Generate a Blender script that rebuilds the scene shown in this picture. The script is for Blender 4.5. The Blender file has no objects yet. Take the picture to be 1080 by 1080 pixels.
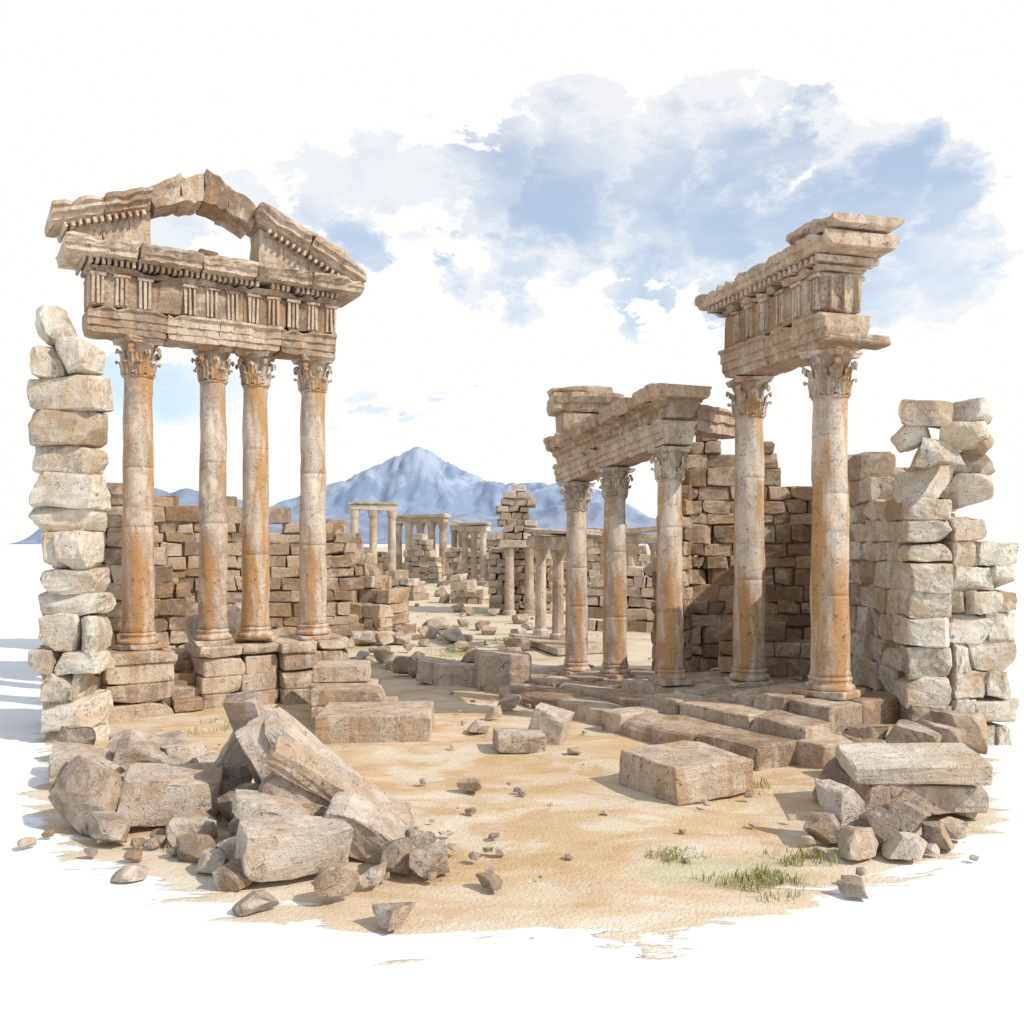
import bpy, bmesh, math, random
import numpy as np
from mathutils import Vector, Matrix, Euler
random.seed(7); rng=np.random.default_rng(11)
sc=bpy.context.scene
R=math.radians
def rd(a,b): return float(rng.uniform(a,b))

# ---------------------------------------------------------------- node helpers
class NT:
    def __init__(s,tree): s.t=tree; s.n=tree.nodes; s.l=tree.links
    def new(s,typ,**kw):
        n=s.n.new(typ)
        for k,v in kw.items(): setattr(n,k,v)
        return n
    def set(s,sock,v):
        if isinstance(v,bpy.types.NodeSocket): s.l.new(v,sock)
        elif v is not None: sock.default_value=v
    def math(s,op,a,b=None,c=None,clamp=False):
        n=s.new('ShaderNodeMath',operation=op,use_clamp=clamp)
        s.set(n.inputs[0],a)
        if b is not None: s.set(n.inputs[1],b)
        if c is not None: s.set(n.inputs[2],c)
        return n.outputs[0]
    def mr(s,v,a,b,c=0.,d=1.,smooth=True):
        n=s.new('ShaderNodeMapRange'); n.interpolation_type='SMOOTHSTEP' if smooth else 'LINEAR'
        s.set(n.inputs[0],v); n.inputs[1].default_value=a;n.inputs[2].default_value=b
        n.inputs[3].default_value=c;n.inputs[4].default_value=d
        return n.outputs[0]
    def noise(s,vec,scale,detail=4,rough=.55,dist=0.):
        n=s.new('ShaderNodeTexNoise'); s.set(n.inputs['Vector'],vec)
        n.inputs['Scale'].default_value=scale;n.inputs['Detail'].default_value=detail
        n.inputs['Roughness'].default_value=rough;n.inputs['Distortion'].default_value=dist
        return n.outputs[0]
    def mapping(s,vec,scale=(1,1,1),loc=(0,0,0),rot=(0,0,0)):
        n=s.new('ShaderNodeMapping'); s.set(n.inputs[0],vec)
        n.inputs['Scale'].default_value=scale;n.inputs['Location'].default_value=loc;n.inputs['Rotation'].default_value=rot
        return n.outputs[0]
    def mix(s,f,a,b,mode='MIX'):
        n=s.new('ShaderNodeMix',data_type='RGBA',blend_type=mode)
        s.set(n.inputs[0],f)
        for i,v in ((6,a),(7,b)):
            if isinstance(v,tuple): v=(v[0],v[1],v[2],1)
            s.set(n.inputs[i],v)
        return n.outputs[2]
def newmat(name):
    m=bpy.data.materials.new(name); m.use_nodes=True
    t=NT(m.node_tree); b=m.node_tree.nodes['Principled BSDF']
    b.inputs['Roughness'].default_value=.9
    b.inputs['Specular IOR Level'].default_value=.15
    return m,t,b

def stone_mat(name,light,dark,stain,stain_amt=.5,bump=.5,off=(0,0,0),vert=True,scale=1.,fine=True):
    m,t,b=newmat(name)
    tc=t.new('ShaderNodeTexCoord').outputs['Object']
    co=t.mapping(tc,loc=off,scale=(scale,)*3)
    at=t.new('ShaderNodeAttribute',attribute_name='tint').outputs['Fac']
    wa=t.new('ShaderNodeAttribute',attribute_name='warm').outputs['Fac']
    n1=t.noise(co,1.9,4,.68,.6); n2=t.noise(co,9,5,.75,.4)
    f=t.math('ADD',t.math('MULTIPLY',n1,1.2),t.math('MULTIPLY',n2,.8))
    f=t.math('ADD',f,t.math('MULTIPLY',at,.42))
    f=t.mr(f,.90,1.42)
    col=t.mix(f,dark,light)
    sv=t.mapping(co,scale=(2.6,2.6,.32) if vert else (1,1,1),loc=(3,1,7))
    st=t.noise(sv,1.5,5,.66,.5)
    st=t.math('ADD',st,t.math('MULTIPLY',wa,.07))
    sm=t.mr(st,.48,.66,0,stain_amt)
    col=t.mix(sm,col,stain)
    col=t.mix(t.mr(st,.46,.36,0,.5),col,tuple(min(.74,c*1.22) for c in light))
    col=t.mix(t.mr(n2,.56,.69,0,.72),col,tuple(c*.42 for c in dark))
    ck=t.math('ABSOLUTE',t.math('SUBTRACT',n1,.5))
    ck=t.math('MULTIPLY',t.mr(ck,.0,.009,1,0),t.mr(n2,.38,.50))
    col=t.mix(t.math('MULTIPLY',ck,.75),col,tuple(c*.28 for c in dark))
    t.set(b.inputs['Base Color'],col)
    h=t.math('ADD',n2,0.) if not fine else t.math('ADD',n2,t.math('MULTIPLY',t.noise(co,42,2,.7),.4))
    bp=t.new('ShaderNodeBump'); bp.inputs['Strength'].default_value=bump; bp.inputs['Distance'].default_value=.055
    t.set(bp.inputs['Height'],h); t.l.new(bp.outputs[0],b.inputs['Normal'])
    return m
M_TEMPLE=stone_mat('weathered_marble',(.60,.485,.375),(.25,.175,.122),(.43,.255,.125),.62,.75)
M_COL=stone_mat('stained_column_marble',(.62,.525,.43),(.31,.235,.175),(.47,.25,.09),.88,.5,(5,2,0))
M_WALL=stone_mat('limestone_masonry',(.57,.445,.325),(.255,.175,.118),(.46,.28,.135),.6,.8,(1,9,4),False)
M_PALE=stone_mat('pale_limestone',(.69,.615,.52),(.38,.295,.215),(.54,.37,.20),.55,.7,(2,4,1),False)
M_ROCK=stone_mat('rubble_stone',(.60,.505,.415),(.265,.205,.158),(.47,.29,.15),.5,.75,(8,3,1),False,1.3)
M_FAR=stone_mat('distant_limestone',(.57,.475,.375),(.30,.225,.165),(.48,.33,.19),.5,.4,(3,3,3),False,.6,False)

# ---------------------------------------------------------------- mesh builder
class MB:
    def __init__(s): s.V=[];s.F=[];s.T=[];s.W=[];s.n=0;s.S=[]
    def add(s,P,F,tint=None,warm=None,smooth=False):
        if tint is None: tint=rd(0,1)
        if warm is None: warm=rd(-.6,1)
        s.V.append(np.asarray(P,float)); o=s.n
        for f in F: s.F.append([i+o for i in f])
        s.T+= [tint]*len(F); s.W+=[warm]*len(F); s.S+=[smooth]*len(F); s.n+=len(P)
    def done(s,name,mat,parent=None):
        me=bpy.data.meshes.new(name); V=np.concatenate(s.V)
        me.from_pydata(V.tolist(),[],s.F)
        a=me.attributes.new('tint','FLOAT','FACE'); a.data.foreach_set('value',s.T)
        a=me.attributes.new('warm','FLOAT','FACE'); a.data.foreach_set('value',s.W)
        me.polygons.foreach_set('use_smooth',s.S)
        me.materials.append(mat); me.update()
        ob=bpy.data.objects.new(name,me); sc.collection.objects.link(ob)
        if parent: ob.parent=parent
        return ob
def empty(name):
    e=bpy.data.objects.new(name,None); sc.collection.objects.link(e); e.empty_display_size=.3; return e
def frame(o,u,zc=0.):
    l=math.hypot(u[0],u[1]); ux,uy=u[0]/l,u[1]/l
    m=np.eye(4); m[:3,0]=(ux,uy,zc); m[:3,1]=(-uy,ux,0); m[:3,3]=(o[0],o[1],o[2] if len(o)>2 else 0); return m
def tf(P,M): return P if M is None else P@M[:3,:3].T+M[:3,3]
_bg={}
def boxgrid(n):
    if n in _bg: return _bg[n]
    idx={};L=[]
    for i in range(n):
        for j in range(n):
            for k in range(n):
                if i in(0,n-1) or j in(0,n-1) or k in(0,n-1):
                    idx[(i,j,k)]=len(L);L.append((i,j,k))
    F=[];m=n-1
    for a in range(m):
        for b in range(m):
            F.append([idx[(a,b,0)],idx[(a,b+1,0)],idx[(a+1,b+1,0)],idx[(a+1,b,0)]])
            F.append([idx[(a,b,m)],idx[(a+1,b,m)],idx[(a+1,b+1,m)],idx[(a,b+1,m)]])
            F.append([idx[(a,0,b)],idx[(a+1,0,b)],idx[(a+1,0,b+1)],idx[(a,0,b+1)]])
            F.append([idx[(a,m,b)],idx[(a,m,b+1)],idx[(a+1,m,b+1)],idx[(a+1,m,b)]])
            F.append([idx[(0,a,b)],idx[(0,a,b+1)],idx[(0,a+1,b+1)],idx[(0,a+1,b)]])
            F.append([idx[(m,a,b)],idx[(m,a+1,b)],idx[(m,a+1,b+1)],idx[(m,a,b+1)]])
    _bg[n]=(np.array(L),F); return _bg[n]
def lump(P,f,amp):
    o=np.zeros_like(P)
    for k in range(3):
        ph=rng.uniform(0,6.28,3); fr=f*rng.uniform(.7,1.5,3)
        o[:,k]=np.sin(P[:,0]*fr[0]+ph[0])*np.sin(P[:,1]*fr[1]+ph[1])+.6*np.sin(P[:,2]*fr[2]*1.7+ph[2]+P[:,0]*fr[1])
    return o*amp
def block(mb,c,size,rot=(0,0,0),M=None,rough=.02,b=.025,n=6,chips=3,chip=.1,tint=None,warm=None):
    I,F=boxgrid(n); P=np.zeros((len(I),3)); m=n-1
    for a in range(3):
        h=size[a]/2; bb=min(b,h*.4)
        if n==2: vals=np.array([-h,h])
        elif n==4: vals=np.array([-h,-h+bb,h-bb,h])
        else: vals=np.array([-h,-h+bb]+list(np.linspace(-h+bb,h-bb,n-2)[1:-1])+[h-bb,h])
        P[:,a]=vals[I[:,a]]
    ext=((I==0)|(I==m)); ne=ext.sum(1); 
    pull=np.where(ne==2,.32,np.where(ne==3,.45,0))*min(b,min(size)*.2)
    if n>2: P-=np.sign(P)*ext*pull[:,None]
    H=np.array(size)/2; Q=P/H/2+.5
    cj=rng.normal(0,1,(2,2,2,3))*rough
    D=np.zeros_like(P)
    for i in(0,1):
        for j in(0,1):
            for k in(0,1):
                w=(Q[:,0] if i else 1-Q[:,0])*(Q[:,1] if j else 1-Q[:,1])*(Q[:,2] if k else 1-Q[:,2])
                D+=w[:,None]*cj[i,j,k]
    P=P+D+rng.normal(0,1,P.shape)*rough*.25
    if n>6: P+=lump(P,7,rough*.4)
    if n>2:
        for q in range(chips):
            s=rng.choice([-1,1],3)*rng.uniform(.15,1,3)
            if rng.random()<.5: s[rng.integers(3)]*=.08
            s=s/np.linalg.norm(s); d=P@s; cc=d.max()-rd(.2,1)*chip
            ov=np.clip(d-cc,0,None); P-=ov[:,None]*s
    P=P@np.array(Euler(rot).to_matrix()).T+np.array(c)
    mb.add(tf(P,M),F,tint,warm)
_ico={}
def ico(s):
    if s not in _ico:
        bm=bmesh.new(); bmesh.ops.create_icosphere(bm,subdivisions=s,radius=1)
        _ico[s]=(np.array([v.co[:] for v in bm.verts]),[[v.index for v in f.verts] for f in bm.faces]); bm.free()
    return _ico[s]
def rock(mb,x,y,w,h,z=0.,dpt=None,sub=3,planes=12,tint=None,rz=None):
    if w>.3 and sub==3: sub=4
    P,F=ico(sub); P=P.copy()*1.3
    for q in range(planes):
        s=rng.normal(0,1,3); s/=np.linalg.norm(s); c=rd(.48,.85)
        ov=np.clip(P@s-c,0,None); P-=ov[:,None]*s
    for s in ([0,0,1],[0,0,-1]):
        s=np.array(s)+rng.normal(0,.12,3); s/=np.linalg.norm(s); ov=np.clip(P@s-.62,0,None); P-=ov[:,None]*s
    P+=rng.normal(0,.010 if sub<4 else .005,P.shape)
    if sub>=4: P+=lump(P,5,.014)
    P/= (P.max(0)-P.min(0)); 
    P*=np.array([w,dpt or w*rd(.75,1.1),h]); P[:,2]-=P[:,2].min()+h*.07
    a=rz if rz is not None else rd(-.5,.5)
    P=P@np.array(Euler((rd(-.1,.1),rd(-.12,.12),a)).to_matrix()).T+np.array([x,y,z])
    mb.add(P,F,tint)
def molding(mb,M,prof,u0,u1,half=True,seg=None,rough=.006,tint=None,warm=None,slope=0.,lift=0.,skew=(0,0)):
    pr=[(-w,z) for w,z in prof]+[(w,z) for w,z in reversed(prof)]
    n=len(pr); seg=seg or max(2,int(abs(u1-u0)/.09))
    us=np.linspace(u0,u1,seg+1); P=[]
    for i,u in enumerate(us):
        for w,z in pr:
            P.append((u,w,z+lift+(u-u0)*slope))
    P=np.array(P); P+=rng.normal(0,1,P.shape)*rough
    for q in range(5):
        s=np.array([rng.choice([-1,1])*rd(.2,1),rng.choice([-1,1])*rd(.4,1),rng.choice([-1,1])*rd(.3,1)]); s/=np.linalg.norm(s)
        d=P@s; cc=d.max()-rd(.01,.07); P-=np.clip(d-cc,0,None)[:,None]*s
    wm=max(w for w,_ in prof)
    for q in range(int(abs(u1-u0)*4.5)):
        uc=rd(min(u0,u1),max(u0,u1)); sd=rng.choice([-1,1]); zc=lift+prof[-1][1]*rng.choice([1,1,.6])+(uc-u0)*slope
        d=np.sqrt((P[:,0]-uc)**2+(P[:,1]-sd*wm)**2+(P[:,2]-zc)**2); rr=rd(.07,.18)
        k=np.clip(1-d/rr,0,1)[:,None]; P-=k*np.array([0,sd*.09,.055])
    cu=(u0+u1)/2; a,b2=skew; P[:,2]+= (P[:,0]-cu)*a; P[:,1]+=(P[:,0]-cu)*b2
    F=[]
    for i in range(seg):
        for j in range(n):
            k=(j+1)%n; F.append([i*n+j,(i+1)*n+j,(i+1)*n+k,i*n+k])
    F.append(list(range(n))); F.append([seg*n+j for j in reversed(range(n))])
    mb.add(tf(P,M),F,tint,warm)
def wavy(a,b,ph): return math.sin(a*3.1+ph)*math.sin(b*2.3+ph*1.7)+.5*math.sin(a*7+b*5+ph)
def column(name,parent,x,y,z0,z1,r,mat=M_COL,segs=36,wb=None):
    mb=MB(); H=z1-z0; tint=rd(.4,.8); ph=rd(0,9); wbase=rd(.1,.8) if wb is None else wb
    hc=r*2.45; pl=r*.34
    block(mb,(0,0,pl/2),(r*2.75,r*2.75,pl),rough=.012,b=.02,chips=4,chip=.08,tint=tint)
    def ring_profile(prof,tn,sg,disp,smooth=True,wm=None):
        P=[];n=len(prof)
        for i,(rr,z) in enumerate(prof):
            for k in range(sg):
                a=2*math.pi*k/sg; dd=disp*wavy(a,z*1.4,ph)
                nick=0
                v=math.sin(a*2+z*1.7+ph)*math.sin(z*3.3-a+ph*2)
                if v>.80: nick=(v-.80)*.4*min(1,disp*150)
                q=rr+dd-nick*r*1.1; P.append((q*math.cos(a),q*math.sin(a),z))
        F=[[i*sg+k,i*sg+(k+1)%sg,(i+1)*sg+(k+1)%sg,(i+1)*sg+k] for i in range(n-1) for k in range(sg)]
        mb.add(P,F,tn,wm if wm is not None else wbase,smooth)
    def torus(zb,rr,t):
        return [(rr-t*.3+t*.75*math.sin(math.pi*i/6)+(0),zb+t*(1-math.cos(math.pi*i/6))/1.) for i in range(7)]
    b0=pl+.002
    prof=torus(b0,r*1.2,r*.17); zt=prof[-1][1]
    prof+=[(r*1.12,zt+.005),(r*1.06,zt+r*.1),(r*1.1,zt+r*.17)]
    prof+=torus(zt+r*.18,r*1.08,r*.11); zt=prof[-1][1]; prof+=[(r*1.0,zt+r*.07)]
    ring_profile(prof,tint,segs,.004); zs=zt+r*.07
    ze=H-hc; nd=3; cuts=[zs]+sorted([zs+(ze-zs)*(q+rd(-.08,.08)) for q in (.36,.7)])+[ze]
    for d in range(nd):
        a,b=cuts[d],cuts[d+1]; prof=[]
        N=18
        for i in range(N+1):
            z=a+(b-a)*i/N; t=(z-zs)/(ze-zs); rr=r*(1-.13*t**1.4)
            if (i==0 and d>0) or (i==N and d<nd-1): rr-=.008
            if (d==0 and i==0) : rr*=1.04
            prof.append((rr,z))
        prof.insert(1,(prof[0][0]+.008,prof[0][1]+.008)); prof.insert(-1,(prof[-1][0]+.008,prof[-1][1]-.008))
        ring_profile(prof,tint+rd(-.15,.15),segs,.009,True,wbase+rd(-.3,.3)-.2*d)
    rt=r*.87
    ring_profile([(rt,ze-.03),(rt*1.1,ze-.015),(rt*1.12,ze),(rt*1.1,ze+.015),(rt,ze+.03)],tint,segs,.002)
    bell=[(rt*.98,ze+.02),(rt*1.0,ze+hc*.4),(rt*1.08,ze+hc*.65),(rt*1.3,ze+hc*.82),(rt*1.38,ze+hc*.86)]
    ring_profile(bell,tint-.8,segs,.002,True,-.5)
    def leaf(th,zb,h,w,rb,out):
        NT_,NS=9,7; P=[]
        for i in range(NT_):
            t=i/(NT_-1)
            ww=w*(.8+.35*math.sin(t*3.0))*(1-.7*t**4)*(1+.16*(-1)**i)
            rr=rb+.01+out*(t**2.2)
            z=zb+h*min(t,.86)*1.0 
            if t>.8: z=zb+h*(.93-(t-.8)*1.1); rr+=out*.35
            for j in range(NS):
                s=-1+2*j/(NS-1)
                q=rr+(1-abs(s))*.02+(.018 if j%2 else 0)
                a=th+s*ww/rb; P.append((q*math.cos(a),q*math.sin(a),z-abs(s)*h*.08))
        F=[[i*NS+j,i*NS+j+1,(i+1)*NS+j+1,(i+1)*NS+j] for i in range(NT_-1) for j in range(NS-1)]
        mb.add(P,F,tint+rd(-.5,.1),rd(-.3,.4))
    for k in range(8):
        if rng.random()<.95: leaf(k*math.pi/4+.39,ze+.02,hc*.44,rt*.36,rt*1.02,r*.26)
        if rng.random()<.92: leaf(k*math.pi/4,ze+.05,hc*.72,rt*.36,rt*1.02,r*.34)
    for k in range(4):
        a=math.pi/4+k*math.pi/2
        if rng.random()<.88:
            P=[];NN=14
            for wv in(-1,1):
                for i in range(NN):
                    t=i/(NN-1); an=-1.2+t*5.2; rr=r*.27*(1-.62*t)
                    rad=rt*1.42+rr*math.cos(an)*.8; z=ze+hc*.72+rr*math.sin(an)
                    P.append((rad*math.cos(a)-wv*r*.13*math.sin(a),rad*math.sin(a)+wv*r*.13*math.cos(a),z))
            F=[[i,i+1,NN+i+1,NN+i] for i in range(NN-1)]
            P.append((rt*1.42*math.cos(a)-r*.12*math.sin(a),rt*1.42*math.sin(a)+r*.12*math.cos(a),ze+hc*.72))
            P.append((rt*1.42*math.cos(a)+r*.12*math.sin(a),rt*1.42*math.sin(a)-r*.12*math.cos(a),ze+hc*.72))
            F+= [[i,i+1,2*NN+1] for i in range(NN-1)]+[[NN+i,NN+i+1,2*NN] for i in range(NN-1)]
            mb.add(P,F,tint)
    sec=[];NS=8; R0=r*1.78
    for k in range(4):
        a0=math.pi/4+k*math.pi/2
        c0=np.array([math.cos(a0),math.sin(a0)])*R0; c1=np.array([math.cos(a0+math.pi/2),math.sin(a0+math.pi/2)])*R0
        nm=-(c0+c1)/np.linalg.norm(c0+c1)
        for i in range(NS):
            t=.06+.88*i/(NS-1); p=c0*(1-t)+c1*t+nm*math.sin(math.pi*t)*R0*.13; sec.append(p)
    n=len(sec);P=[]
    zz=[(.93,ze+hc*.855),(.97,ze+hc*.9),(.97,ze+hc*.93),(1.03,ze+hc*.95),(1.03,H)]
    for s,z in zz:
        for p in sec: P.append((p[0]*s,p[1]*s,z))
    P=np.array(P)+rng.normal(0,.004,(len(P),3)); F=[[i*n+k,i*n+(k+1)%n,(i+1)*n+(k+1)%n,(i+1)*n+k] for i in range(len(zz)-1) for k in range(n)]
    F.append(list(reversed(range(n)))); F.append([(len(zz)-1)*n+k for k in range(n)])
    mb.add(P,F,tint)
    ob=mb.done(name,mat,parent); ob.location=(x,y,z0); ob.rotation_euler=(0,0,rd(-.5,.5)+.4)
    return ob
def masonry(mb,p0,p1,thick,top,z0=-.1,ch=(.3,.45),bl=(.4,.85),rough=.018,n=4,rag0=.0,rag1=.0,core=True,b=.024,chip=.08,skip=.0,tn=(-.2,1.1)):
    d=np.array(p1)-np.array(p0); L=float(np.hypot(*d)); M=frame((p0[0],p0[1],0),d)
    z=z0; row=0
    while True:
        h=rd(*ch); 
        u=0.; uend=L+(rd(-rag1,rag1) if rag1 else 0.)
        if rag0: u=rd(-rag0,rag0)
        anyb=False; first=True; us=u
        while u<uend-.05:
            l=rd(*bl)
            if first and row%2: l*=.6
            if u+l>uend-.18: l=uend-u
            um=u+l/2; tz=top(um)
            if z+h*.5<tz and rng.random()>=skip*(z>tz-.9):
                t=thick*rd(.93,1.07); hh=h-.006
                block(mb,(um,0,z+h/2),(l-.008,t,hh),(rd(-.01,.01),rd(-.018,.018),rd(-.02,.02)),M,rough,b,n,3,chip,tint=rd(*tn))
                if core and not first and u+l<uend-.1: block(mb,(um,0,z+h/2),(l+.01,thick*.7,h+.02),(0,0,0),M,.004,.01,2,0,tint=-1.2,warm=-1)
                anyb=True
            u+=l; first=False
        z+=h; row+=1
        if not anyb or z>12: break
def slabs(mb,M,u0,u1,v0,v1,zt,su=.9,sv=.7,jz=.015,zb=-.15,rough=.015,tn=(.2,1)):
    v=v0
    while v<v1-.05:
        l=rd(.8,1.2)*sv
        if v+l>v1-.25: l=v1-v
        u=u0-rd(0,.04)
        while u<u1-.05:
            w=rd(.75,1.3)*su
            if u+w>u1-.25: w=u1-u
            z=zt+rd(-jz,jz)
            block(mb,(u+w/2,v+l/2,(z+zb)/2),(w-.015,l-.015,z-zb),(rd(-.008,.008),rd(-.008,.008),rd(-.01,.01)),M,rough,.03,6,3,.12,tint=rd(*tn))
            u+=w
        v+=l

# ================================================================= LEFT TEMPLE
T=empty('ruined_temple')
U=(2.70,1.70); MT=frame((-6.57,16.0,0),U)
def LT(u,w=0): p=tf(np.array([[u,w,0.]]),MT)[0]; return p[0],p[1]
Lf=3.19
for t,rr,wo,wb in ((0,.27,0,1.2),(.41,.255,.08,.3),(.66,.255,.12,1.3),(1.,.262,0,.6)):
    x,y=LT(t*Lf,wo); column('column',T,x,y,1.10,6.53,rr,wb=wb)
mb=MB()
arch=[(.33,0),(.33,.11),(.355,.115),(.355,.24),(.38,.245),(.38,.36),(.43,.40),(.43,.44)]
cuts=[-.86,.42,1.32,2.45,3.52]
for i in range(4): molding(mb,MT,arch,cuts[i]+.004,cuts[i+1]-.004,lift=6.53+rd(-.006,.006),skew=(rd(-.008,.008),rd(-.008,.008)),rough=.006,tint=rd(.3,.9))
fr=[(.335,0),(.335,.56)]
cuts=[-.83,-.02,.8,1.75,2.6,3.48]
for i in range(5): molding(mb,MT,fr,cuts[i]+.004,cuts[i+1]-.004,lift=6.975,rough=.008,tint=rd(-.4,.3))
u=-.7
while u<3.45:
    if rng.random()<.92:
        for s in(-1,1):
            for q in(-.075,0,.075):
                if rng.random()<.94: block(mb,(u+q,s*.352,7.25),(.045,.06,.5),M=MT,rough=.006,b=.01,n=4,chips=1,chip=.03,tint=rd(.5,1))
            block(mb,(u,s*.362,7.50),(.26,.09,.06),M=MT,rough=.006,b=.01,n=4,chips=1,chip=.03)
    u+=.375
bed=[(.36,0),(.40,.04),(.40,.07),(.44,.10)]
molding(mb,MT,bed,-.88,3.56,lift=7.537,rough=.005)
u=-.92
while u<3.6:
    if rng.random()<.92:
        block(mb,(u,0,7.69),(.055,1.02,.10),M=MT,rough=.005,b=.008,n=4,chips=1,chip=.02,tint=rd(.5,1))
    u+=.096
cor=[(.52,0),(.60,.015),(.66,.03),(.66,.11),(.70,.13),(.74,.20),(.76,.22),(.76,.27)]
cuts=[-1.22,-.1,.95,1.9,2.95,3.98]
for i in range(5): molding(mb,MT,cor,cuts[i]+.005,cuts[i+1]-.005,lift=7.745+rd(-.01,.012),skew=(rd(-.01,.01),rd(-.01,.01)),rough=.009,tint=rd(.3,1))
for u,w in ((.6,.45),(1.1,.4),(1.7,.5)):
    block(mb,(u,0,8.05),(w,1.1,rd(.07,.12)),(0,rd(-.04,.04),rd(-.05,.05)),MT,.02,.02,6,4,.12)
mb.done('entablature',M_TEMPLE,T)
def prism(mb,q,w0,w1,j=.008,tint=None,nu=4):
    q=np.array(q,float); P=[];F=[]; N=nu+1
    for wi,w in enumerate(np.linspace(w0,w1,3)):
        for a in range(N):
            for b2 in range(N):
                s,t=a/nu,b2/nu; p=(q[0]*(1-s)+q[1]*s)*(1-t)+(q[3]*(1-s)+q[2]*s)*t
                P.append((p[0],w,p[1]))
    P=np.array(P)+rng.normal(0,j,(len(P),3)); K=N*N
    for a in range(nu):
        for b2 in range(nu):
            i=a*N+b2; F.append([i,i+N,i+N+1,i+1]); F.append([2*K+i,2*K+i+1,2*K+i+N+1,2*K+i+N])
    for l in (0,1):
        for a in range(nu):
            for (i,j2) in ((a*N,(a+1)*N),((a+1)*N+nu,a*N+nu),(a+1,a),(nu*N+a,nu*N+a+1)):
                F.append([l*K+i,(l+1)*K+i,(l+1)*K+j2,l*K+j2])
    mb.add(tf(P,MT),F,tint)
mb=MB()
rake=[(.40,0),(.44,.03),(.50,.06),(.50,.13),(.60,.15),(.60,.23),(.66,.27),(.66,.33)]
sl=.36
zr=lambda u: 8.16+(u+1.42)*sl
for u0,u1 in ((-1.12,-.62),(-.61,-.2),(-.19,.16)):
    prism(mb,[(u0,8.03),(u1,8.03),(u1,zr(u1)-.01),(u0,zr(u0)-.01)],-.28,.32,tint=rd(.2,.9))
molding(mb,MT,rake,-1.42,-.62,lift=zr(-1.42),slope=sl,rough=.008,tint=.8)
molding(mb,MT,rake,-.61,.12,lift=zr(-.61),slope=sl,rough=.008,tint=.5)
u=-1.2
while u<.05:
    block(mb,(u,0,zr(u)-.04),(.055,.98,.09),(0,-.34,0),MT,.004,.008,4,1,.02,tint=.9); u+=.11
for u0,u1 in ((2.06,2.5),(2.51,3.0),(3.01,3.6)):
    prism(mb,[(u0,8.03),(u1,8.03),(u1,8.84-(u1-1.95)*.46),(u0,8.84-(u0-1.95)*.46)],-.28,.32,tint=rd(.2,.9))
molding(mb,MT,rake,1.95,2.95,lift=8.86,slope=-.46,rough=.009,tint=.6)
molding(mb,MT,rake,2.97,4.05,lift=8.395,slope=-.465,rough=.009,tint=.8)
u=2.2
while u<3.9:
    block(mb,(u,0,8.82-(u-1.95)*.46),(.055,.98,.09),(0,.43,0),MT,.004,.008,4,1,.02,tint=.9); u+=.11
block(mb,(3.2,0,8.70),(1.1,1.1,.08),(0,.43,.0),MT,.02,.02,6,5,.1)
ou=[(.08,9.10),(.62,9.42),(1.05,9.52),(1.50,9.42),(1.98,9.17)]
inn=[(.20,8.74),(.66,8.97),(1.03,9.03),(1.42,8.96),(1.90,8.76)]
for i,tn in enumerate((.3,.9,-.1,.3)):
    g=.008; w=rd(-.06,.06)
    prism(mb,[(inn[i][0]+g,inn[i][1]),(inn[i+1][0]-g,inn[i+1][1]),(ou[i+1][0]-g,ou[i+1][1]+rd(-.05,.05)),(ou[i][0]+g,ou[i][1]+rd(-.05,.05))],-.42+w,.36+w,j=.018,tint=tn)
mb.done('pediment',M_TEMPLE,T)
mb=MB()
def ped(u0,u1,w0,w1,top,rows=3):
    z=-.1; hs=[(top-.2+.1)/rows]*rows+[.2]
    for k,h in enumerate(hs):
        e=.05 if k==rows else 0.
        nb=max(1,int((u1-u0)/.6)); cs=np.linspace(u0-e,u1+e,nb+1); cs[1:-1]+=rng.uniform(-.1,.1,nb-1) if nb>1 else 0
        for i in range(nb):
            block(mb,((cs[i]+cs[i+1])/2,(w0+w1)/2,z+h/2),(cs[i+1]-cs[i]-.01,w1-w0+2*e,h-.008),(0,0,rd(-.01,.01)),MT,.014,.03,6,3,.1,tint=rd(.3,1))
        z+=h
ped(-.62,.5,-.55,.6,1.10)
ped(.98,2.38,-.42,.7,1.10)
ped(2.42,3.75,-.6,.65,1.12)
for k in range(5):
    block(mb,(.75,-.35+.26*k,.1+.19*k),(.5,.34,.2+.38*k if k<1 else .22),(0,0,rd(-.03,.03)),MT,.012,.02,6,2,.06)
mb.done('podium',M_TEMPLE,T)
mb=MB()
# broad steps descending to the right of the podium
for c,s,r in (((-3.0,16.15,.70),(.95,.95,.28),.1),((-2.92,16.1,.30),(1.15,1.0,.50),.08),((-2.75,15.35,.42),(1.15,.95,.27),.05),((-2.62,15.3,.12),(1.35,1.05,.34),.05)):
    block(mb,c,s,(0,0,r),None,.012,.022,8,3,.06,tint=rd(.5,1))
block(mb,(-2.1,14.25,.17),(1.72,1.25,.40),(0.0,.0,.02),None,.014,.022,9,4,.06,tint=.8)
mb.done('entrance_steps',M_TEMPLE,T)

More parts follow.
